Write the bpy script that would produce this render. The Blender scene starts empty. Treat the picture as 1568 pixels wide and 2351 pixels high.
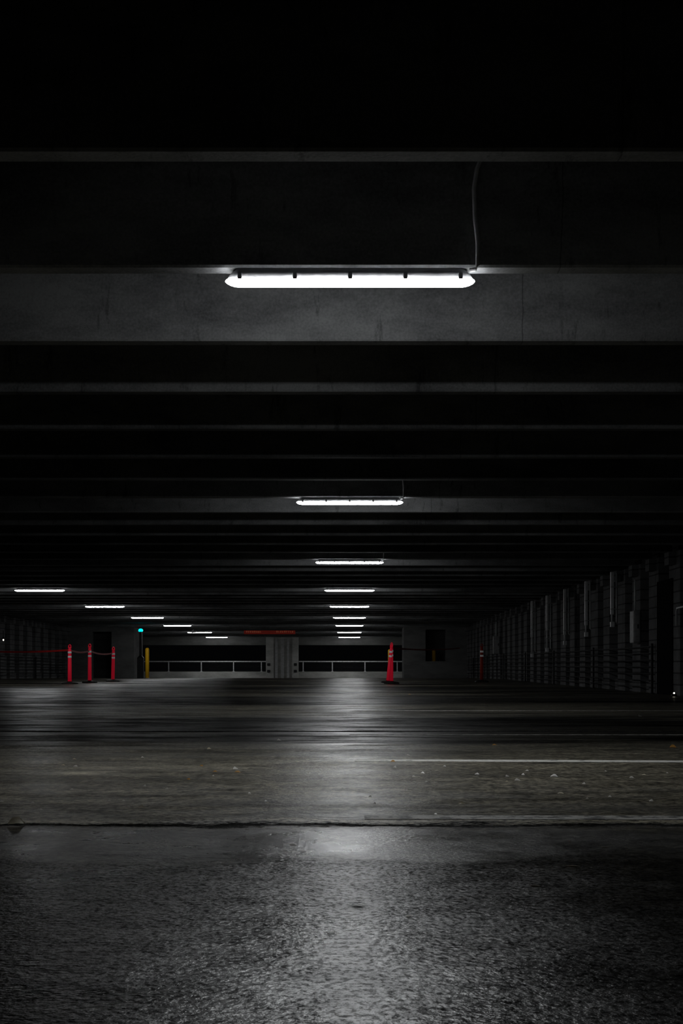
import bpy, bmesh, math, random
from mathutils import Vector, Matrix
random.seed(4)
S=bpy.context.scene
COL=S.collection
F=3122.0; VX=802.0; HY=1532.0; CH=0.5

# ---------------------------------------------------------------- profiles
def interp(t,x):
    if x<=t[0][0]: return t[0][1]
    for (a,b),(c,d) in zip(t,t[1:]):
        if x<=c: return b+(d-b)*(x-a)/(c-a)
    return t[-1][1]
FT=[(-5,0),(15,0),(40,.045),(50,.07),(60,.02),(70,-.06),(84,-.16)]
CT=[(-5,0),(46,0),(52.5,-.02),(61.6,-.05),(70.8,-.12),(84,-.2)]
fz=lambda y: interp(FT,y)
cz=lambda y: interp(CT,y)
XL,XR=-13.4,5.6
YF=82.0
SOFFIT=3.12; STEMB=2.49

# ---------------------------------------------------------------- materials
def new_mat(name):
    m=bpy.data.materials.new(name); m.use_nodes=True
    nt=m.node_tree; b=nt.nodes['Principled BSDF']
    return m,nt,b
def N(nt,t,**k):
    n=nt.nodes.new(t)
    for a,v in k.items():
        if a in n.inputs: n.inputs[a].default_value=v
        else: setattr(n,a,v)
    return n
def simple(name,col,rough=.5,metal=0,scale=12,var=.25,bump=.0,emis=None,es=0,spec=.5):
    m,nt,b=new_mat(name)
    tc=N(nt,'ShaderNodeTexCoord'); no=N(nt,'ShaderNodeTexNoise'); no.inputs['Scale'].default_value=scale; no.inputs['Detail'].default_value=5
    nt.links.new(tc.outputs['Object'],no.inputs['Vector'])
    cr=N(nt,'ShaderNodeValToRGB')
    cr.color_ramp.elements[0].position=.3; cr.color_ramp.elements[1].position=.7
    cr.color_ramp.elements[0].color=tuple(c*(1-var) for c in col)+(1,)
    cr.color_ramp.elements[1].color=tuple(min(1,c*(1+var)) for c in col)+(1,)
    nt.links.new(no.outputs['Fac'],cr.inputs['Fac']); nt.links.new(cr.outputs['Color'],b.inputs['Base Color'])
    b.inputs['Roughness'].default_value=rough; b.inputs['Metallic'].default_value=metal
    b.inputs['Specular IOR Level'].default_value=spec
    if bump:
        bp=N(nt,'ShaderNodeBump'); bp.inputs['Strength'].default_value=bump; bp.inputs['Distance'].default_value=.02
        nt.links.new(no.outputs['Fac'],bp.inputs['Height']); nt.links.new(bp.outputs['Normal'],b.inputs['Normal'])
    if emis:
        b.inputs['Emission Color'].default_value=emis+(1,); b.inputs['Emission Strength'].default_value=es
    return m

def concrete(name,c1,c2,rough=.85,blocks=False,cracks=False,spec=.2):
    m,nt,b=new_mat(name); L=nt.links.new
    geo=N(nt,'ShaderNodeNewGeometry')
    mp=N(nt,'ShaderNodeMapping'); mp.inputs['Scale'].default_value=(.6,1,1.6)
    L(geo.outputs['Position'],mp.inputs['Vector'])
    n1=N(nt,'ShaderNodeTexNoise'); n1.inputs['Scale'].default_value=1.3; n1.inputs['Detail'].default_value=9; n1.inputs['Roughness'].default_value=.68
    n2=N(nt,'ShaderNodeTexNoise'); n2.inputs['Scale'].default_value=70; n2.inputs['Detail'].default_value=4
    L(mp.outputs[0],n1.inputs['Vector']); L(geo.outputs['Position'],n2.inputs['Vector'])
    mx=N(nt,'ShaderNodeMath',operation='MULTIPLY_ADD'); mx.inputs[1].default_value=.3
    L(n2.outputs['Fac'],mx.inputs[0]); L(n1.outputs['Fac'],mx.inputs[2])
    cr=N(nt,'ShaderNodeValToRGB'); e=cr.color_ramp.elements
    e[0].position=.46; e[0].color=c1+(1,); e[1].position=.80; e[1].color=c2+(1,)
    L(mx.outputs[0],cr.inputs['Fac']); col=cr.outputs[0]
    vo=N(nt,'ShaderNodeTexVoronoi'); vo.inputs['Scale'].default_value=14
    L(geo.outputs['Position'],vo.inputs['Vector'])
    lt=N(nt,'ShaderNodeMath',operation='LESS_THAN'); lt.inputs[1].default_value=.07
    L(vo.outputs['Distance'],lt.inputs[0])
    sb=N(nt,'ShaderNodeMath',operation='SUBTRACT'); L(mx.outputs[0],sb.inputs[0]); L(lt.outputs[0],sb.inputs[1])
    hgt=sb.outputs[0]
    def mul(c,f):
        v=N(nt,'ShaderNodeVectorMath',operation='SCALE'); L(c,v.inputs[0]); L(f,v.inputs['Scale']); return v.outputs[0]
    if blocks:
        sp=N(nt,'ShaderNodeSeparateXYZ'); L(geo.outputs['Position'],sp.inputs[0])
        ad=N(nt,'ShaderNodeMath',operation='ADD'); L(sp.outputs[0],ad.inputs[0]); L(sp.outputs[1],ad.inputs[1])
        cb=N(nt,'ShaderNodeCombineXYZ'); L(ad.outputs[0],cb.inputs[0]); L(sp.outputs[2],cb.inputs[1])
        br=N(nt,'ShaderNodeTexBrick'); br.inputs['Scale'].default_value=1; br.inputs['Brick Width'].default_value=1.2; br.inputs['Row Height'].default_value=.2; br.inputs['Mortar Size'].default_value=.014
        br.inputs['Color1'].default_value=(1,1,1,1); br.inputs['Color2'].default_value=(.85,.85,.85,1); br.inputs['Mortar'].default_value=(.30,.30,.30,1)
        L(cb.outputs[0],br.inputs['Vector'])
        mm=N(nt,'ShaderNodeMix',data_type='RGBA',blend_type='MULTIPLY'); mm.inputs[0].default_value=1; L(col,mm.inputs[6]); L(br.outputs['Color'],mm.inputs[7]); col=mm.outputs[2]
    if cracks:
        st=N(nt,'ShaderNodeTexNoise'); st.inputs['Scale'].default_value=3.5; st.inputs['Detail'].default_value=9; st.inputs['Roughness'].default_value=.75; mp3=N(nt,'ShaderNodeMapping'); mp3.inputs['Scale'].default_value=(2.6,1,.6)
        L(geo.outputs['Position'],mp3.inputs['Vector']); L(mp3.outputs[0],st.inputs['Vector'])
        r2=N(nt,'ShaderNodeMapRange'); L(st.outputs['Fac'],r2.inputs[0]); r2.inputs[1].default_value=.57; r2.inputs[2].default_value=.66; r2.inputs[3].default_value=1; r2.inputs[4].default_value=.45
        col=mul(col,r2.outputs[0])
        sp=N(nt,'ShaderNodeSeparateXYZ'); L(geo.outputs['Position'],sp.inputs[0])
        a=N(nt,'ShaderNodeMath',operation='MULTIPLY_ADD'); L(n1.outputs['Fac'],a.inputs[0]); a.inputs[1].default_value=.06; L(sp.outputs[0],a.inputs[2])
        s=N(nt,'ShaderNodeMath',operation='SUBTRACT'); L(a.outputs[0],s.inputs[0]); s.inputs[1].default_value=1.085
        ab=N(nt,'ShaderNodeMath',operation='ABSOLUTE'); L(s.outputs[0],ab.inputs[0])
        r=N(nt,'ShaderNodeMapRange'); L(ab.outputs[0],r.inputs[0]); r.inputs[1].default_value=.0015; r.inputs[2].default_value=.005; r.inputs[3].default_value=.5; r.inputs[4].default_value=1
        col=mul(col,r.outputs[0])
    L(col,b.inputs['Base Color'])
    b.inputs['Roughness'].default_value=rough; b.inputs['Specular IOR Level'].default_value=spec
    bp=N(nt,'ShaderNodeBump'); bp.inputs['Strength'].default_value=.5; bp.inputs['Distance'].default_value=.006
    L(hgt,bp.inputs['Height']); L(bp.outputs['Normal'],b.inputs['Normal'])
    return m
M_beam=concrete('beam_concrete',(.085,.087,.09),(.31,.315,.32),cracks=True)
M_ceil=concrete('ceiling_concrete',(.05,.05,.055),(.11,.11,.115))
M_wall=concrete('wall_concrete',(.11,.11,.113),(.24,.24,.243),blocks=True)
M_lob=concrete('block_concrete',(.10,.10,.10),(.20,.20,.195))
M_end=concrete('end_wall_concrete',(.12,.12,.115),(.26,.26,.25))
M_curb=concrete('column_concrete',(.34,.34,.32),(.65,.65,.62))

def floor_mat():
    m,nt,b=new_mat('worn_floor')
    L=nt.links.new
    geo=N(nt,'ShaderNodeNewGeometry')
    sep=N(nt,'ShaderNodeSeparateXYZ'); L(geo.outputs['Position'],sep.inputs[0])
    def noise(scale,detail=6,sc=(1,1,1),rough=.6,dist=0):
        mp=N(nt,'ShaderNodeMapping'); mp.inputs['Scale'].default_value=sc; L(geo.outputs['Position'],mp.inputs['Vector'])
        n=N(nt,'ShaderNodeTexNoise'); n.inputs['Scale'].default_value=scale; n.inputs['Detail'].default_value=detail
        n.inputs['Roughness'].default_value=rough; n.inputs['Distortion'].default_value=dist
        L(mp.outputs[0],n.inputs['Vector']); return n.outputs['Fac']
    def M_(op,a,b_=None,c=None):
        n=N(nt,'ShaderNodeMath',operation=op)
        for i,v in enumerate((a,b_,c)):
            if v is None: continue
            if isinstance(v,(int,float)): n.inputs[i].default_value=v
            else: L(v,n.inputs[i])
        return n.outputs[0]
    def ramp(v,lo,hi,a=0.,b2=1.):
        n=N(nt,'ShaderNodeMapRange'); n.interpolation_type='SMOOTHSTEP'
        L(v,n.inputs[0])
        for i,q in enumerate((lo,hi,a,b2)): n.inputs[i+1].default_value=q
        return n.outputs[0]
    def mixf(f,a,b_):
        n=N(nt,'ShaderNodeMix'); n.data_type='FLOAT'; L(f,n.inputs[0])
        for i,v in ((2,a),(3,b_)):
            if isinstance(v,(int,float)): n.inputs[i].default_value=v
            else: L(v,n.inputs[i])
        return n.outputs[0]
    big=noise(.5,5,(.45,1.2,1)); mid=noise(3.0,8,(.7,1.3,1)); fine=noise(34,6,(1,1,1),.7)
    grit=noise(70,4,(1,.75,1),.7,.0); grit2=noise(11,8,(1,.8,1),.78,.0); soft=noise(2.2,7,(1,1.,1),.7,.2)
    streak=noise(1.6,9,(.55,1.5,1),.74,.2); band=noise(.45,7,(.22,1.,1),.68,.2)
    X=sep.outputs['X']; Y=sep.outputs['Y']
    yw=M_('ADD',Y,M_('MULTIPLY_ADD',mid,.7,-.35))
    wet=ramp(yw,3.5,3.66,1.,0.)
    smooth=M_('MULTIPLY',ramp(yw,3.5,3.66,0.,1.),ramp(Y,4.12,4.25,1.,0.))
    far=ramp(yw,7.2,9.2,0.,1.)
    mat_zone=M_('MULTIPLY',ramp(Y,4.2,4.35,0.,1.),ramp(yw,7.0,10.,1.,0.))
    cr=N(nt,'ShaderNodeValToRGB'); e=cr.color_ramp.elements
    e[0].position=.38; e[0].color=(.060,.056,.044,1); e[1].position=.64; e[1].color=(.250,.228,.170,1)
    L(M_('MULTIPLY_ADD',streak,.5,M_('MULTIPLY',mid,.5)),cr.inputs['Fac'])
    g=M_('MULTIPLY',ramp(fine,.38,.62,.3,1.7),ramp(grit2,.38,.62,.5,1.5))
    g=M_('MULTIPLY',g,M_('MULTIPLY_ADD',wet,-.80,1.))
    g=M_('MULTIPLY',g,M_('MULTIPLY_ADD',smooth,-.65,1.))
    g=M_('MULTIPLY',g,M_('MULTIPLY_ADD',mat_zone,.15,1.))
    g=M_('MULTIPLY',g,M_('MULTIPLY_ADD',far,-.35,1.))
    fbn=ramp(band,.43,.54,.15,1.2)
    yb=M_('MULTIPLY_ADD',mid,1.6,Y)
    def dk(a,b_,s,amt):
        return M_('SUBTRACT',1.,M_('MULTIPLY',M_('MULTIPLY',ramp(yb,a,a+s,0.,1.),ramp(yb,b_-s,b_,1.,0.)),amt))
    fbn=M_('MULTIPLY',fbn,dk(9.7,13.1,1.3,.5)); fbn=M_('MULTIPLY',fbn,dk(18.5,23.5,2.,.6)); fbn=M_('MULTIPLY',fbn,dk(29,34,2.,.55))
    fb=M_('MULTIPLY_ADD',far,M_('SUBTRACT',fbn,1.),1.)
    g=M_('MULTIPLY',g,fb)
    jn=M_('MULTIPLY_ADD',fine,.6,mid)
    def line(y0,w,wv):
        d=M_('ABSOLUTE',M_('SUBTRACT',M_('MULTIPLY_ADD',jn,wv,Y),y0+wv*.8))
        return ramp(d,w*.3,w,1.,0.)
    j=M_('MAXIMUM',line(4.30,.065,.40),line(10.6,.10,.35))
    ridge=M_('MULTIPLY',M_('MULTIPLY',line(4.44,.095,.40),ramp(X,-.8,.0,.25,1.)),ramp(fine,.38,.50,0.,1.))
    g=M_('MULTIPLY',g,M_('MULTIPLY_ADD',j,-.95,1.))
    st=ramp(big,.50,.64,1.,.45); g=M_('MULTIPLY',g,st)
    g=M_('ADD',g,M_('MULTIPLY',ridge,2.6))
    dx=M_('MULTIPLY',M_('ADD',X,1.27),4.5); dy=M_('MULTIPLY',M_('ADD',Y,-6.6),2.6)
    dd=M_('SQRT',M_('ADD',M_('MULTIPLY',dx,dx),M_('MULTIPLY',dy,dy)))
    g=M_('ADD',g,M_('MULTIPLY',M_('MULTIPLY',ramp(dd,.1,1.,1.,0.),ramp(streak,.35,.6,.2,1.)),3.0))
    vm=N(nt,'ShaderNodeVectorMath',operation='SCALE'); L(cr.outputs[0],vm.inputs[0]); L(g,vm.inputs['Scale'])
    L(vm.outputs[0],b.inputs['Base Color'])
    r=ramp(soft,.35,.65,.27,.38)
    r=M_('MULTIPLY_ADD',smooth,-.02,r); r=M_('MULTIPLY_ADD',j,.4,r); r=M_('MULTIPLY_ADD',mat_zone,.06,r)
    r=M_('MULTIPLY_ADD',far,ramp(streak,.40,.58,.22,.02),r)
    L(r,b.inputs['Roughness'])
    sp=ramp(streak,.43,.56,.12,1.05); sp=mixf(smooth,sp,ramp(soft,.36,.6,.8,1.7)); sp=M_('MULTIPLY',sp,fb)
    sp=M_('MULTIPLY',sp,M_('MULTIPLY_ADD',mat_zone,-.25,1.)); sp=M_('MULTIPLY',sp,ramp(fine,.38,.62,.5,1.4))
    # highlight shaped by hand: specular cut toward the seam, boosted nearest the camera
    highlight_gain=ramp(M_('MULTIPLY_ADD',soft,1.6,Y),2.95,3.95,1.45,.40)
    spw=M_('MULTIPLY',M_('MULTIPLY',M_('MULTIPLY',ramp(grit,.42,.60,.05,1.9),ramp(grit2,.40,.62,.3,1.5)),ramp(soft,.40,.58,.45,1.2)),highlight_gain)
    sp=mixf(wet,sp,spw)
    sp=M_('MULTIPLY',sp,M_('MULTIPLY_ADD',j,-.95,1.))
    L(sp,b.inputs['Specular IOR Level'])
    h1=noise(80,2.5,(1,.9,1),.55); h2=noise(23,3,(1,.85,1),.5)
    hh=M_('ADD',M_('MULTIPLY',h1,1.0),M_('MULTIPLY',h2,1.2))
    hh=M_('MULTIPLY',hh,M_('MULTIPLY_ADD',smooth,-.1,M_('MULTIPLY_ADD',wet,.1,.9)))
    hh=M_('MULTIPLY_ADD',j,-6.,hh); hh=M_('MULTIPLY_ADD',ridge,2.,hh)
    bp=N(nt,'ShaderNodeBump'); bp.inputs['Strength'].default_value=1; bp.inputs['Distance'].default_value=.0020
    L(hh,bp.inputs['Height']); L(bp.outputs['Normal'],b.inputs['Normal'])
    return m
M_floor=floor_mat()

def paint_mat(name='worn_white_paint',p0=.40,p1=.50,c0=(.12,.12,.11),c1=(.8,.79,.74)):
    m,nt,b=new_mat(name); L=nt.links.new
    geo=N(nt,'ShaderNodeNewGeometry'); n=N(nt,'ShaderNodeTexNoise'); n.inputs['Scale'].default_value=14; n.inputs['Detail'].default_value=8; n.inputs['Roughness'].default_value=.7
    L(geo.outputs['Position'],n.inputs['Vector'])
    cr=N(nt,'ShaderNodeValToRGB'); e=cr.color_ramp.elements
    e[0].position=p0; e[0].color=c0+(1,); e[1].position=p1; e[1].color=c1+(1,)
    L(n.outputs['Fac'],cr.inputs['Fac']); L(cr.outputs[0],b.inputs['Base Color']); b.inputs['Roughness'].default_value=.55
    bp=N(nt,'ShaderNodeBump'); bp.inputs['Strength'].default_value=.6; bp.inputs['Distance'].default_value=.004; L(n.outputs['Fac'],bp.inputs['Height']); L(bp.outputs['Normal'],b.inputs['Normal'])
    return m
M_paint=paint_mat(p0=.36,p1=.46,c1=(.95,.94,.88)); M_paint2=paint_mat('scuffed_faded_paint',.43,.53,(.06,.06,.055),(.62,.61,.57))
M_paint3=paint_mat('thin_faded_paint',.42,.54,(.05,.05,.047),(.62,.61,.57))

M_diff=simple('lit_diffuser',(.9,.9,.9),.4,emis=(.96,.985,1.0),es=54)
M_hous=simple('fixture_housing',(.35,.35,.36),.5)
M_clip=simple('steel_clip',(.35,.35,.36),.35,.8)
M_cond=simple('galvanised_steel',(.82,.83,.84),.45,.1,var=.1)
M_cdark=simple('painted_conduit',(.42,.42,.43),.5,.1)
M_dark=simple('dark_metal',(.03,.03,.033),.5,.3)
M_cable=simple('steel_cable',(.02,.02,.022),.7,.0,spec=.2)
M_red=simple('fluorescent_red_added_glow',(.95,.018,.05),.5,var=.05,emis=(1,.015,.05),es=.12)  # slight emission added so the posts stay bright red in dim surroundings
M_org=simple('orange_red_plastic',(.50,.045,.02),.6,var=.05,spec=.2)
M_refl=simple('white_reflective_added_glow',(.85,.85,.88),.35,var=.05,emis=(1,1,1),es=.06)  # faint emission added, imitates light thrown back by the bands
M_reflo=simple('white_sheet_added_glow',(.95,.95,.95),.5,var=.03,emis=(1,1,1),es=.03)  # weaker added emission for the orange post's bands
M_rub=simple('black_rubber',(.012,.012,.012),.7)
M_yel=simple('yellow_paint',(1.,.55,.01),.5,var=.03)
M_tape=simple('red_barrier_tape',(.6,.02,.02),.5,var=.2)
M_sign=simple('red_sign_face',(.75,.045,.02),.5,var=.1,emis=(1,.08,.04),es=.015)  # sign is not lit; small emission added to lift the red
M_sigt=simple('orange_lettering',(.9,.45,.25),.5,emis=(1,.3,.15),es=.06)  # letters brightened with added emission, no lamp in the sign
M_door=simple('dark_door_paint',(.008,.008,.009),.95,spec=.02)
M_teal=simple('teal_beacon_glass',(.05,.8,.8),.2,emis=(.0,.62,.7),es=1.6)
M_rail=simple('pale_painted_rail',(.75,.75,.76),.4,.1)
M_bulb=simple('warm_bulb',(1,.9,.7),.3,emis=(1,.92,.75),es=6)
M_box=simple('grey_cabinet_paint',(.42,.42,.42),.55)
def leafmat(name,c):
    m=simple(name,c,.35,var=.3,scale=4,spec=1.0); nt=m.node_tree; b=nt.nodes['Principled BSDF']; out=[n for n in nt.nodes if n.type=='OUTPUT_MATERIAL'][0]
    t=N(nt,'ShaderNodeBsdfTranslucent'); t.inputs[0].default_value=c+(1,); mx=N(nt,'ShaderNodeMixShader'); mx.inputs[0].default_value=.35
    nt.links.new(b.outputs[0],mx.inputs[1]); nt.links.new(t.outputs[0],mx.inputs[2]); nt.links.new(mx.outputs[0],out.inputs[0]); return m
M_leaf=leafmat('dry_leaf',(.85,.74,.55)); M_leaf2=leafmat('pale_litter',(.97,.94,.86)); M_leaf3=leafmat('orange_leaf',(.75,.40,.10)); M_leaf4=leafmat('dark_leaf',(.50,.45,.35))

# ---------------------------------------------------------------- helpers
def obj(name,bm_or_me,mat=None,parent=None,smooth=False):
    if isinstance(bm_or_me,bmesh.types.BMesh):
        me=bpy.data.meshes.new(name); bmesh.ops.recalc_face_normals(bm_or_me,faces=bm_or_me.faces); bm_or_me.to_mesh(me); bm_or_me.free()
        if mat:
            for q in (mat if isinstance(mat,(list,tuple)) else [mat]): me.materials.append(q)
        if smooth:
            for p in me.polygons: p.use_smooth=True
    else: me=bm_or_me
    o=bpy.data.objects.new(name,me); COL.objects.link(o)
    if parent: o.parent=parent
    return o
def empty(name,loc):
    e=bpy.data.objects.new(name,None); e.location=loc; e.empty_display_size=.2; COL.objects.link(e); return e
def tag(o,label,cat=None,group=None,kind=None):
    o['label']=label
    if cat: o['category']=cat
    if group: o['group']=group
    if kind: o['kind']=kind
def box(bm,x0,x1,y0,y1,z0,z1,bev=0):
    vs=[bm.verts.new((x,y,z)) for x in (x0,x1) for y in (y0,y1) for z in (z0,z1)]
    idx=[(0,1,3,2),(4,6,7,5),(0,4,5,1),(2,3,7,6),(0,2,6,4),(1,5,7,3)]
    fs=[bm.faces.new([vs[i] for i in f]) for f in idx]
    if bev:
        es=set(e for f in fs for e in f.edges)
        bmesh.ops.bevel(bm,geom=list(es),offset=bev,segments=2,affect='EDGES',profile=.5)
def lathe(bm,prof,seg=20,cx=0,cy=0):
    rings=[]
    for r,z in prof:
        rings.append([bm.verts.new((cx+r*math.cos(2*math.pi*i/seg),cy+r*math.sin(2*math.pi*i/seg),z)) for i in range(seg)])
    for a,b in zip(rings,rings[1:]):
        for i in range(seg): bm.faces.new((a[i],a[(i+1)%seg],b[(i+1)%seg],b[i]))
    bm.faces.new(rings[0]); bm.faces.new(rings[-1])
def tube(bm,pts,r,seg=8):
    pts=[Vector(p) for p in pts]; rings=[]
    for i,p in enumerate(pts):
        d=(pts[min(i+1,len(pts)-1)]-pts[max(i-1,0)]).normalized()
        u=d.cross(Vector((0,0,1)) if abs(d.z)<.9 else Vector((1,0,0))).normalized(); v=d.cross(u)
        rings.append([bm.verts.new(p+r*(math.cos(2*math.pi*k/seg)*u+math.sin(2*math.pi*k/seg)*v)) for k in range(seg)])
    for a,b in zip(rings,rings[1:]):
        for k in range(seg): bm.faces.new((a[k],a[(k+1)%seg],b[(k+1)%seg],b[k]))
    bm.faces.new(rings[0]); bm.faces.new(rings[-1])
def rrect(hx,hy,r,z,seg=5):
    out=[]
    for cx,cy,a0 in ((hx-r,hy-r,0),(-hx+r,hy-r,90),(-hx+r,-hy+r,180),(hx-r,-hy+r,270)):
        for i in range(seg+1):
            a=math.radians(a0+90*i/seg); out.append((cx+r*math.cos(a),cy+r*math.sin(a),z))
    return out
def loft(bm,rings):
    R=[[bm.verts.new(p) for p in r] for r in rings]; n=len(R[0])
    for a,b in zip(R,R[1:]):
        for i in range(n): bm.faces.new((a[i],a[(i+1)%n],b[(i+1)%n],b[i]))
    bm.faces.new(R[0]); bm.faces.new(R[-1])
def copy_thing(root,loc,rot=None):
    r=root.copy(); r.location=loc
    if rot: r.rotation_euler=rot
    COL.objects.link(r)
    for c in root.children:
        k=c.copy(); k.parent=r; COL.objects.link(k)
        for c2 in c.children:
            kk=c2.copy(); kk.parent=k; COL.objects.link(kk)
    return r

# ---------------------------------------------------------------- floor + ceiling
ys=[-4,0,5,10,15]+[15+2.5*i for i in range(1,29)]
bm=bmesh.new(); rows=[[bm.verts.new((x,y,fz(y))) for x in (-22,XL,-7,0,XR,7)] for y in ys]
for a,b in zip(rows,rows[1:]):
    for i in range(5): bm.faces.new((a[i],a[i+1],b[i+1],b[i]))
g=bmesh.ops.extrude_face_region(bm,geom=list(bm.faces)); 
for v in [q for q in g['geom'] if isinstance(q,bmesh.types.BMVert)]: v.co.z-=.3
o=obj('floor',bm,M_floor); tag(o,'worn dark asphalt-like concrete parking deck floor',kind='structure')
bm=bmesh.new(); rows=[[bm.verts.new((x,y,SOFFIT+cz(y))) for x in (-22,7)] for y in ys]
for a,b in zip(rows,rows[1:]): bm.faces.new((a[0],a[1],b[1],b[0]))
g=bmesh.ops.extrude_face_region(bm,geom=list(bm.faces))
for v in [q for q in g['geom'] if isinstance(q,bmesh.types.BMVert)]: v.co.z+=.2
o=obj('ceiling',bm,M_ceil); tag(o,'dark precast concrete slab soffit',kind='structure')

# ---------------------------------------------------------------- stems (ceiling beams)
BS=1.524
def beam_mesh():
    bm=bmesh.new(); H=SOFFIT-STEMB
    prof=[(-.080,H),(-.060,.012),(-.052,0),(.052,0),(.060,.012),(.080,H)]
    xs=[XL+.02+(XR-.04-XL)*i/24 for i in range(25)]
    R=[[bm.verts.new((x,y,z)) for y,z in prof] for x in xs]
    for a,b in zip(R,R[1:]):
        for i in range(6): bm.faces.new((a[i],a[(i+1)%6],b[(i+1)%6],b[i]))
    bm.faces.new(R[0]); bm.faces.new(R[-1])
    me=bpy.data.meshes.new('ceiling_beam'); bmesh.ops.recalc_face_normals(bm,faces=bm.faces); bm.to_mesh(me); bm.free(); me.materials.append(M_beam); return me
BM=beam_mesh(); k=-5
while True:
    y=6.823+BS*k
    if y>YF-.3: break
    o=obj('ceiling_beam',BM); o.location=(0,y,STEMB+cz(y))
    tag(o,'grey precast concrete ceiling beam spanning the deck','beam','ceiling beams'); k+=1

# ---------------------------------------------------------------- lamps
def make_lamp():
    e=empty('ceiling_light',(0,0,0))
    bm=bmesh.new(); loft(bm,[rrect(.57,.045,.03,0,8),rrect(.60,.050,.048,-.02,8),rrect(.620,.051,.049,-.050,8)])
    obj('housing',bm,M_hous,e,True)
    bm=bmesh.new(); loft(bm,[rrect(.622,.052,.050,-.0502,8),rrect(.626,.053,.051,-.055,8),rrect(.618,.048,.046,-.063,8),rrect(.605,.040,.038,-.070,8),rrect(.588,.027,.025,-.076,8),rrect(.57,.014,.012,-.079,8)])
    obj('diffuser',bm,M_diff,e,True)
    return e
def add_clips(e):
    bm=bmesh.new(); box(bm,-.011,.011,-.006,.004,-.057,-.026,.003)
    me=None
    for x in (-.55,-.275,0,.275,.55):
        for sy in (-1,1):
            if me is None:
                c=obj('clip',bm,M_clip,e); me=c.data
            else: c=obj('clip',me,None,e)
            c.location=(x,sy*.055,0)
            if sy>0: c.rotation_euler=(0,0,math.pi)
L0=make_lamp(); lamps=[]
LY=[6.823+9.144*i for i in range(9)]
first=True
for row,x in (('c',0.004),('l',-7.8)):
    for i,y in enumerate(LY):
        if row=='l' and i<3: continue
        loc=(x,y,STEMB+cz(y))
        if first: L0.location=loc; r=L0; first=False
        else: r=copy_thing(L0,loc)
        tag(r,'lit linear white vapour-tight light under a concrete beam','ceiling light','linear ceiling lights'); lamps.append(r)
for r in lamps[:3]: add_clips(r)

def pipe_obj(name,pts,r,mat,label,cat,group=None,seg=8):
    bm=bmesh.new(); tube(bm,pts,r,seg); o=obj(name,bm,mat,None,True); tag(o,label,cat,group); return o
for ly in (LY[0],LY[1],LY[2]):
    yy=ly-.100
    pipe_obj('electrical_conduit',[(.60,ly-.06,2.475),(.625,ly-.075,2.475),(.635,yy,2.49),(.635,yy,2.60),(.622,yy,2.72),(.615,yy-.01,2.86),(.63,yy-.015,2.96),(.67,yy-.02,3.05),(.69,yy-.02,3.115)],.011,M_cdark,'thin grey conduit rising from the light to the slab','conduit','light conduits')
def fitting(x,y,z):
    e=empty('sprinkler_head',(x,y,z))
    bm=bmesh.new(); box(bm,-.11,.11,-.03,.03,-.05,0,.01); obj('bracket',bm,M_cond,e)
    bm=bmesh.new(); lathe(bm,[(.012,-.11),(.03,-.1),(.03,-.095),(.014,-.085),(.014,-.04)],14); obj('nozzle',bm,M_cond,e,True)
    tag(e,'small metal fitting under the slab beside a beam','sprinkler','slab fittings')
fitting(1.05,5.10,SOFFIT); fitting(1.06,6.62,SOFFIT)

# ---------------------------------------------------------------- walls
rw=random.Random(9)
def side_wall(name,x,sgn,pitch,k0,k1):
    bm=bmesh.new()
    for k in range(k0,k1):
        y=6.823+pitch*k; ya=y-pitch/2; ye=ya+pitch
        if ye>YF: ye=YF
        zf=fz(y); zc=SOFFIT+cz(y)
        a,b_=sorted((x+sgn*.55,x+sgn*.75)); box(bm,a,b_,ya,ye,zf-.1,zc+.02)
        a,b_=sorted((x+sgn*.12,x+sgn*.55)); box(bm,a,b_,ya,ye,zc-.62,zc+.02)
        w0=rw.uniform(.28,.5); w1=rw.uniform(.28,.5)
        a,b_=sorted((x+sgn*.02,x+sgn*.55)); box(bm,a,b_,y-w0,y+w1,zf-.05,zc-.62)
        a,b_=sorted((x+sgn*.10,x+sgn*.55)); box(bm,a,b_,y+w1,min(YF,ye+pitch/2-.5),zf-.05,zf+rw.choice((.22,.22,.22,.9)))
        z=STEMB+cz(y)
        a,b_=sorted((x-sgn*.10,x+sgn*.14)); box(bm,a,b_,y-.16,y+.16,z-.22,z-.002)
    o=obj(name,bm,M_wall); tag(o,'dim concrete side wall with pilasters and recesses',kind='structure'); return o
side_wall('wall_right',XR,1,BS,-6,49)
side_wall('wall_left',XL,-1,BS,18,49)
bm=bmesh.new(); box(bm,XR-.004,XR+.018,23.6,24.75,0.015,2.05,.004); o=obj('door_1',bm,M_door); tag(o,'tall dark painted steel door in the concrete wall',kind='structure')

def cable_barrier(x,y0,y1,label,zs):
    e=empty('cable_barrier',(x,y0,fz(y0)))
    bm=bmesh.new()
    for z in zs:
        pts=[]
        y=y0
        while y<y1+.01:
            pts.append((0,y-y0,fz(y)-fz(y0)+z-.012*abs(math.sin((y-y0)*math.pi/6)))); y+=1.5
        tube(bm,pts,.010,5)
    obj('cable',bm,M_cable,e)['kind']='stuff'
    me=None; y=y0
    while y<y1:
        if me is None:
            bm=bmesh.new(); box(bm,-.02,.02,-.03,.03,0,.92,.005); box(bm,-.03,.03,-.07,.07,0,.015)
            p=obj('post',bm,M_cable,e); me=p.data
        else: p=obj('post',me,None,e)
        p.location=(0,y-y0,fz(y)-fz(y0)); y+=6
    tag(e,label,'barrier','cable barriers')
cable_barrier(XR-.035,25.0,64,'steel cable guard barrier along the concrete wall',[.12+.125*i for i in range(7)])
cable_barrier(XL+.035,46,64,'steel cable guard barrier along the far side wall',[.12+.125*i for i in range(7)])

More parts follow.
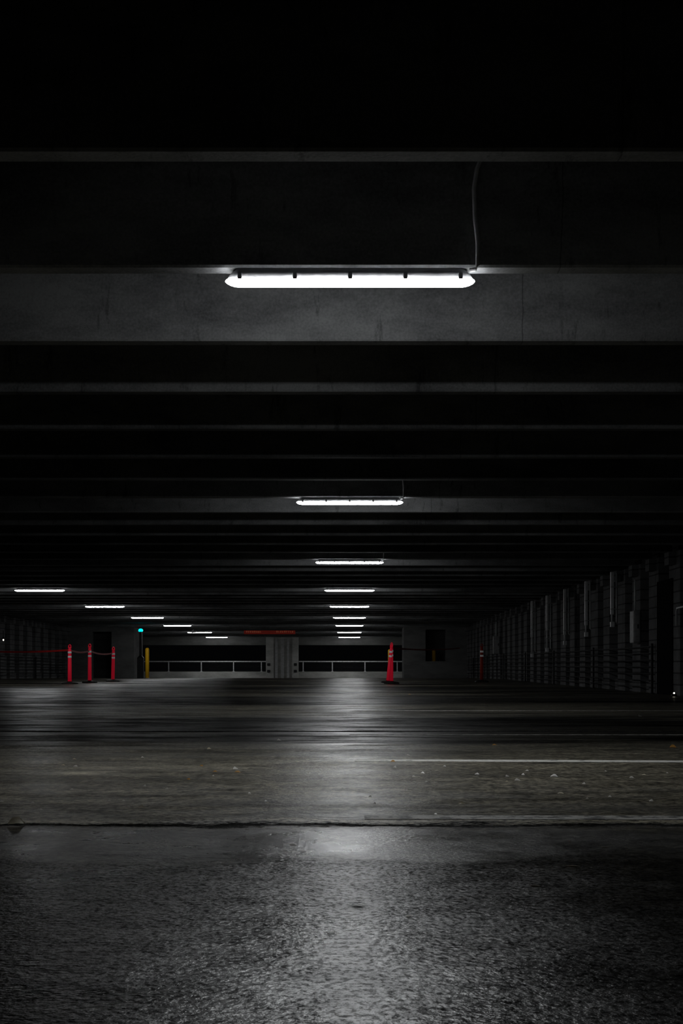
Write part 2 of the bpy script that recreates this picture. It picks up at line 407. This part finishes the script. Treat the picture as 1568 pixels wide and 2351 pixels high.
def wireway(y,zb,x=5.37,j=0):
    e=empty('wall_wireway',(x,y,zb)); top=STEMB-.04+cz(y)-zb
    zt=max(top-.95-.12*j,.25)
    bm=bmesh.new(); w=.030
    box(bm,-w,w,-.04,.04,zt,top,.005); obj('channel',bm,M_cond,e)
    bm=bmesh.new(); tube(bm,[(-.005,0,zt+.05),(-.005,0,.1)],.018); obj('conduit',bm,M_cond,e,True)
    bm=bmesh.new(); tube(bm,[(.09,.0,top-.02),(.09,0,.08+.1*j),(.12,0,.05+.1*j)],.014); obj('conduit',bm,M_cond,e,True)
    bm=bmesh.new(); box(bm,-.035,.045,-.05,.05,-.01,.10,.01); obj('junction_box',bm,M_cond,e)
    for z in (.35,.8,1.3):
        if z<top-.1:
            bm=bmesh.new(); box(bm,-.035,.245,-.05,.05,z,z+.016,.004); obj('strap',bm,M_box,e)
    tag(e,'galvanised wireway and conduits dropping down the concrete wall','conduit','wall wireways')
for k,z in enumerate((1.33,1.2,1.06,.93,.80)): wireway(27.45+3.048*k+.35,z,j=k%3)

def cabinet(name,x,y,z,w,d,h,label,ctop):
    e=empty(name,(x,y,z))
    bm=bmesh.new(); box(bm,-w/2,w/2,0,d,0,h,.01); obj('body',bm,M_box,e)
    bm=bmesh.new(); box(bm,-w/2+.02,w/2-.02,-.015,.001,.03,h-.03,.004); dd=obj('door',bm,M_box,e)
    bm=bmesh.new(); box(bm,w/2-.06,w/2-.04,-.04,-.01,h*.45,h*.58,.003); obj('handle',bm,M_dark,dd)
    bm=bmesh.new(); tube(bm,[(0,d/2,h),(0,d/2,ctop-z)],.02); obj('conduit',bm,M_cond,e,True)
    tag(e,label,'electrical box')
cabinet('electrical_cabinet',5.48,50.65,1.0,.24,.2,.66,'grey metal electrical cabinet mounted on the concrete wall',2.2)
cabinet('electrical_box',5.54,26.2,.97,.13,.35,.62,'narrow grey electrical box on wall beside wireways',2.2)
pipe_obj('wall_conduit',[(5.52,21.0,1.52),(5.52,22.9,1.50),(5.52,22.95,1.45),(5.52,22.95,1.2)],.018,M_cond,'galvanised conduit running along the concrete wall','conduit')

# far wall
zf=fz(YF); zc=SOFFIT+cz(YF)
bm=bmesh.new()
box(bm,-22,7,YF,YF+.3,1.84,zc+.05)
box(bm,-22,-13.2,YF,YF+.3,.24,1.84)
box(bm,3.6,7,YF,YF+.3,.24,1.84)
o=obj('wall_far',bm,M_end); tag(o,'concrete end wall with wide open night-dark bays',kind='structure')
bm=bmesh.new(); box(bm,-22,7,YF,YF+.3,zf-.1,.24); o=obj('trim_1',bm,M_curb); tag(o,'pale concrete kerb under the open bays',kind='structure')
e=empty('concrete_column',(-4.03,YF-.55,fz(YF-.3)-.02))
H=SOFFIT+cz(YF-.3)-fz(YF-.3)-.02
bm=bmesh.new(); box(bm,-.97,-.5,0,.54,0,H,.01); box(bm,.6,.97,0,.54,0,H,.01); box(bm,-.5,.6,.12,.54,0,H); obj('shaft',bm,M_curb,e)
for x in (-.42,-.05,.28):
    bm=bmesh.new(); box(bm,x,x+.16,.04,.119,.02,H-.7,.01); obj('wireway',bm,M_box,e)
for x in (-.80,.80):
    for z in (.75,.35):
        bm=bmesh.new(); box(bm,x-.09,x+.09,-.03,-.001,z,z+.16,.03); obj('guard_pad',bm,M_dark,e)
tag(e,'wide pale concrete column with recessed conduit channel','column')
def railing(x0,x1,posts):
    y=YF+.05; z=.242
    e=empty('guard_railing',((x0+x1)/2,y,z)); xc=(x0+x1)/2
    bm=bmesh.new(); box(bm,x0-xc,x1-xc,-.03,.03,.57,.64,.01); obj('top_rail',bm,M_rail,e)
    bm=bmesh.new()
    for i in range(6): box(bm,x0-xc,x1-xc,-.01,.01,.06+.085*i,.075+.085*i)
    obj('infill_bars',bm,M_dark,e)['kind']='stuff'
    me=None
    for px in posts:
        if me is None:
            bm=bmesh.new(); box(bm,-.03,.03,-.03,.03,0,.57,.008); box(bm,-.07,.07,-.045,.06,0,.02); p=obj('post',bm,M_rail,e); me=p.data
        else: p=obj('post',me,None,e)
        p.location=(px-xc,0,0)
    tag(e,'pale metal guard railing in an open bay','railing','bay guard railings')
P=lambda px,D:(px-VX)*D/F
railing(-13.1,-5.02,[P(q,YF) for q in (312,387,462,536,600)])
railing(-3.04,3.5,[P(q,YF) for q in (696,763,838,912)])

def block(name,x0,x1,y0,y1,ox0,ox1,oz,label,sill=None):
    bm=bmesh.new(); a=fz(y0)-.1; b_=SOFFIT+cz(y0)+.02; t=.3
    box(bm,x0,ox0,y0,y0+t,a,b_); box(bm,ox1,x1,y0,y0+t,a,b_); box(bm,ox0,ox1,y0,y0+t,oz,b_)
    if sill: box(bm,ox0,ox1,y0,y0+t,a,sill)
    box(bm,x0,x0+.2,y0+t,y1,a,b_); box(bm,x1-.2,x1,y0+t,y1,a,b_); box(bm,x0,x1,y1,y1+.2,a,b_)
    o=obj(name,bm,M_lob); tag(o,label,kind='structure')
block('wall_lobby',P(927,65),5.7,65,66.9,P(977,65),P(1023,65),2.30,'dim concrete stair block wall with dark opening above a sill',.79)
block('wall_stair',-13.6,P(308,65),65,67.5,P(212,65),P(256,65),2.2,'concrete stair block wall with a dark opening')

# ---------------------------------------------------------------- bollards
def bollard(x,y,h=1.18,label='yellow painted steel bollard with domed cap',r=.075):
    e=empty('bollard',(x,y,fz(y)))
    bm=bmesh.new(); lathe(bm,[(r,0),(r,h-.07)]+[(r*math.cos(a),h-.07+.07*math.sin(a)) for a in (0.3,.6,.9,1.2,1.45)],20); obj('post',bm,M_yel,e,True)
    bm=bmesh.new(); lathe(bm,[(.13,0),(.13,.012),(.08,.02)],20); obj('base',bm,M_cdark,e)
    tag(e,label,'bollard','yellow bollards')
bollard(P(338,55.2),55.2,1.25,r=.08); bollard(P(895,54.5),54.5); bollard(P(996,65.6),65.6,1.42,'yellow steel bollard seen through the wall opening',r=.09)

# ---------------------------------------------------------------- delineator posts
def delineator(matb,label,mr=None):
    e=empty('delineator_post',(0,0,0))
    bm=bmesh.new(); loft(bm,[rrect(.20,.20,.08,0),rrect(.20,.20,.08,.03),rrect(.17,.17,.08,.045),rrect(.075,.075,.07,.06),rrect(.055,.055,.05,.075)]); obj('base',bm,M_rub,e,True)
    bm=bmesh.new(); lathe(bm,[(.053,.07),(.051,.5),(.046,.86),(.042,.93),(.036,.965),(.036,.985),(.048,.99),(.048,1.005),(.03,1.015)],20); obj('tube',bm,matb,e,True)
    bm=bmesh.new(); tube(bm,[(-.03,0,1.01),(-.034,0,1.05),(-.015,0,1.075),(.015,0,1.075),(.034,0,1.05),(.03,0,1.01)],.013); obj('handle',bm,matb,e,True)
    for z in (.72,.84):
        bm=bmesh.new(); lathe(bm,[(.0525,z),(.0505,z+.05)],20); obj('reflective_band',bm,mr or M_refl,e,True)
    tag(e,label,'traffic delineator','red delineator posts'); return e
D1=delineator(M_red,'bright red delineator post with white bands, black base')
D1.location=(P(160,37.2),37.2,fz(37.2))
def dcopy(x,y,rot,label,src=D1):
    r=copy_thing(src,(x,y,fz(y)),rot); r['label']=label; return r
r=dcopy(P(206,39.5),39.5,None,'bright red delineator post with white bands, holding tape'); r.scale=(1,1,1.05)
dcopy(P(259,42.5),42.5,(0,.02,.3),'red delineator post with white bands near yellow bollard')
r=dcopy(P(899,37.9),37.9,(0,.0,.4),'upright red delineator post beside a leaning one'); r.scale=(.9,.9,1.06)
r=dcopy(P(890,37.4),37.4,(0,.10,.0),'leaning red delineator post propped against its neighbour'); r.location.z+=.02; r.scale=(.9,.9,1)
D2=delineator(M_org,'orange-red delineator post holding barrier tape',M_reflo)
D2.location=(P(1106,41),41,fz(41)); D2.scale=(1,1,1.07)

def tape(p0,p1,sag,label,t0=.055,t1=.055):
    p0=Vector(p0);p1=Vector(p1); d=(p1-p0).normalized(); p0+=d*t0; p1-=d*t1
    bm=bmesh.new(); n=24; prev=None
    for i in range(n+1):
        t=i/n; p=p0.lerp(p1,t); p.z-=sag*4*t*(1-t)
        tw=.5*math.sin(t*9); d=Vector((0,math.sin(tw),math.cos(tw)))*.026
        a,b_=bm.verts.new(p-d),bm.verts.new(p+d)
        if prev: bm.faces.new((prev[0],a,b_,prev[1]))
        prev=(a,b_)
    o=obj('barrier_tape',bm,M_tape); sm=o.modifiers.new('t','SOLIDIFY'); sm.thickness=.002; tag(o,label,'barrier tape','red barrier tapes')
pA=(P(160,37.2),37.2,fz(37)+.93); pB=(P(206,39.5),39.5,fz(39)+.93); pC=(P(259,42.5),42.5,fz(42)+.89)
tape((-10.9,40,.98),pA,.04,'red barrier tape strung to a delineator post')
tape(pA,pB,.05,'red barrier tape strung between two delineator posts')
tape(pB,pC,.06,'red barrier tape strung between two delineator posts')
tape((P(903,37.9),37.9,1.03),(P(1056,60),60,1.35),.06,'red barrier tape running to the concrete stair block')

# ---------------------------------------------------------------- hanging red sign
ys_=70.; e=empty('hanging_sign',(P(619,ys_),ys_,.5+76*ys_/F))
w=118*ys_/F/2
bm=bmesh.new(); box(bm,-w,w,-.03,.03,0,.24,.01); pan=obj('panel',bm,M_sign,e)
rnd=random.Random(2)
def glyph(x):
    h=.09; z=.075; k=rnd.randint(0,4); y=-.034
    box(bm,x,x+.018,y,y+.003,z,z+h)
    if k in(0,1,3): box(bm,x,x+.06,y,y+.003,z+h-.018,z+h)
    if k in(1,2): box(bm,x+.045,x+.062,y,y+.003,z,z+h)
    if k in(0,2,4): box(bm,x,x+.06,y,y+.003,z+.03,z+.048)
for x,n in ((-w+.12,8),(.35,9)):
    bm=bmesh.new()
    for i in range(n): glyph(x); x+=.1
    obj('lettering',bm,M_sigt,e)
for sx in (-w+.2,w-.2):
    bm=bmesh.new(); tube(bm,[(sx,0,.24),(sx,0,SOFFIT+cz(ys_)-e.location.z)],.012); obj('hanger',bm,M_dark,e)
tag(e,'long dim red overhead bar sign with faint orange lettering','sign')
e=empty('direction_sign',(P(444,69),69,.5+74*69/F))
bm=bmesh.new(); loft(bm,[[(-.13,-.01,.16),(-.02,-.01,.28),(-.02,-.01,.2),(.15,-.01,.2),(.15,-.01,.12),(-.02,-.01,.12),(-.02,-.01,.04)],[(-.13,.01,.16),(-.02,.01,.28),(-.02,.01,.2),(.15,.01,.2),(.15,.01,.12),(-.02,.01,.12),(-.02,.01,.04)]]); obj('arrow_plate',bm,M_rail,e)
bm=bmesh.new(); tube(bm,[(0,.02,.1),(0,.02,SOFFIT+cz(69)-e.location.z)],.012); obj('hanger',bm,M_rail,e)
tag(e,'small pale hanging arrow sign beside a light','sign')

yb=60; e=empty('beacon_pole',(P(323,yb),yb,fz(yb)))
bm=bmesh.new(); loft(bm,[rrect(.14,.12,.03,0),rrect(.14,.12,.03,.9),rrect(.06,.06,.03,1.0),rrect(.055,.055,.03,2.05)]); obj('pole',bm,M_dark,e)
bm=bmesh.new(); lathe(bm,[(.08,2.05),(.10,2.07),(.10,2.13),(.075,2.17),(.03,2.185)],18); obj('beacon',bm,M_teal,e,True)
tag(e,'dark call-point pole topped with teal beacon light','beacon')

def bulb(x,y,z,label):
    e=empty('wall_lamp',(x,y,z))
    bm=bmesh.new(); lathe(bm,[(.05,-.03),(.05,.03),(.03,.05)],14); obj('base',bm,M_dark,e)
    bm=bmesh.new(); lathe(bm,[(.012,-.08),(.020,-.065),(.022,-.045),(.018,-.03)],14); obj('bulb',bm,M_bulb,e,True)
    bm=bmesh.new(); tube(bm,[(0,0,.04),(0,0,.3)],.015); obj('bracket',bm,M_dark,e)
    tag(e,label,'lamp')
bulb(-12.95,50.9,.5+66*50.9/F,'tiny warm bulb light on bracket by wall')
e=empty('floor_glint_stud',(5.42,22.7,fz(22.7)))  # added emissive stud in place of a bright glint on the floor
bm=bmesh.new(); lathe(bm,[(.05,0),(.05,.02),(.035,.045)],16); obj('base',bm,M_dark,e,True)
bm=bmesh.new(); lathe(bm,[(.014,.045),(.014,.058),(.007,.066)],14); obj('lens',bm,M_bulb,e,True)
tag(e,'tiny added glowing stud standing in for a floor glint by the wall','lamp')

# ---------------------------------------------------------------- parking lines
def stripe(y0,x0,x1,w,tilt,mat,label):
    bm=bmesh.new(); n=10
    R=[]
    for i in range(n+1):
        x=x0+(x1-x0)*i/n; y=y0-tilt*(x-x0)
        R.append([bm.verts.new((x,y-w/2,fz(y)+.0006)),bm.verts.new((x,y+w/2,fz(y)+.0006)),bm.verts.new((x,y+w/2,fz(y)+.0016)),bm.verts.new((x,y-w/2,fz(y)+.0016))])
    for a,b_ in zip(R,R[1:]):
        for i in range(4): bm.faces.new((a[i],a[(i+1)%4],b_[(i+1)%4],b_[i]))
    bm.faces.new(R[0]); bm.faces.new(R[-1])
    o=obj('parking_line',bm,mat); tag(o,label,'parking line','painted stall lines')
stripe(7.30,.03,5.3,.15,.055,M_paint,'worn white painted stall line on dark floor')
stripe(10.1,.0,5.3,.11,.02,M_paint3,'thin faded painted stall line on dark floor')
stripe(15.6,.03,5.3,.16,.0,M_paint3,'thin faded painted stall line on dark floor')
stripe(4.53,.05,5.3,.12,.02,M_paint2,'faded scuffed stall line beside floor joint')

# ---------------------------------------------------------------- leaves & litter
def leaf_mesh(kind,mat,seed):
    rn=random.Random(seed); bm=bmesh.new(); n=9
    rim=[]
    for i in range(n+1):
        t=i/n; w={0:.32,1:.22,2:.42}[kind]*math.sin(math.pi*min(1,t*1.02))**.8*(1+rn.uniform(-.15,.15))
        c=Vector((t-.5,0,.06*math.sin(t*math.pi)+.02))
        l=bm.verts.new(c+Vector((0,w+.001,.22*w/.3+rn.uniform(0,.05)))); m=bm.verts.new(c); r_=bm.verts.new(c+Vector((0,-w-.001,-.02+rn.uniform(0,.02))))
        rim.append((l,m,r_))
    for a,b_ in zip(rim,rim[1:]):
        bm.faces.new((a[0],a[1],b_[1],b_[0])); bm.faces.new((a[1],a[2],b_[2],b_[1]))
    tube(bm,[(.5,0,.02),(.62,.02,.04),(.75,.03,.02)],.012,5)
    me=bpy.data.meshes.new('leaf'); bm.to_mesh(me); bm.free(); me.materials.append(mat)
    for p in me.polygons: p.use_smooth=True
    return me
LM=[leaf_mesh(i%3,(M_leaf,M_leaf2,M_leaf3,M_leaf4)[i//2],i) for i in range(8)]
LP=[(820,2078,34,3),(1315,1988,28,0),(1060,2063,20,1),(672,1938,16,6),(267,1931,14,1),(38,1891,34,0),(1287,1822,13,1),(935,1816,12,2),(1188,1792,12,2),(1272,1783,15,3),(1165,1783,9,2),(1450,1786,9,3),(541,1766,11,2),(545,1773,12,4),(493,1772,10,4),(462,1759,9,4),(383,1812,8,2),(902,1749,9,5),(936,1735,9,3),(970,1776,8,2),(1545,1716,13,5),(1495,1840,9,2),(1060,1846,16,0),(1492,1897,18,1),(1228,2033,24,0),(940,2103,18,0),(432,1790,10,4),(480,1720,8,0),(1135,1711,9,4),(173,1760,10,3),(3,1841,10,2),(447,1903,8,3),(1388,1945,20,6),(760,2140,20,6),(940,1597,6,4),(1095,1778,9,2),(322,1854,16,6),(1470,1645,10,2),(640,1700,8,2),(250,1840,9,2),(1020,1760,7,2),(700,1790,6,3),(1340,1800,7,2),(1210,1770,7,3),(1400,1830,7,2),(850,1830,7,3),(980,1795,7,3),(610,1840,7,2),(1000,1870,8,2),(560,1990,8,2),(1180,1950,9,3),(300,2010,8,2),(1420,2060,9,2)]
rl=random.Random(21)
for i in range(36): LP.append((rl.uniform(60,1540),1725+rl.random()**1.5*210,rl.uniform(5,8.5),rl.choice((2,3,2,3,4,1))))
LB={0:'dry curled brown leaf on the floor',2:'small pale scrap of litter on the floor',4:'small orange dry leaf on the floor',6:'dark curled leaf lying on the floor'}
for px,py,s,k in LP:
    D=CH*F/(py-HY+s*.05); x=(px-VX)*D/F; o=obj('leaf',LM[k])
    sc=s*1.15*D/F; zz=.30 if D<4.3 else 1.0
    o.scale=(sc,sc*random.uniform(.8,1.2),sc*zz*random.uniform(.8,1.2)); o.rotation_euler=(0,0,random.uniform(-.6,.6)+(math.pi if D<4.3 else 0))
    o.location=(x,D,fz(D)+.001); tag(o,LB[k//2*2],'leaf','scattered leaves and litter')

# ---------------------------------------------------------------- world / camera / view
w=bpy.data.worlds.new('night'); S.world=w; w.use_nodes=True
bg=w.node_tree.nodes['Background']; bg.inputs[0].default_value=(.6,.65,.75,1); bg.inputs[1].default_value=.0012
cd=bpy.data.cameras.new('camera'); cam=bpy.data.objects.new('camera',cd); COL.objects.link(cam)
cam.location=(0,0,CH); cam.rotation_euler=(math.pi/2,0,0)
cd.sensor_fit='VERTICAL'; cd.sensor_height=36; cd.sensor_width=24; cd.lens=F/2351*36
cd.shift_y=(HY-1175.5)/2351; cd.shift_x=-(VX-784)/2351; cd.clip_start=.05; cd.clip_end=300
S.camera=cam
S.view_settings.view_transform='Standard'; S.view_settings.look='None'; S.view_settings.exposure=0; S.view_settings.gamma=1
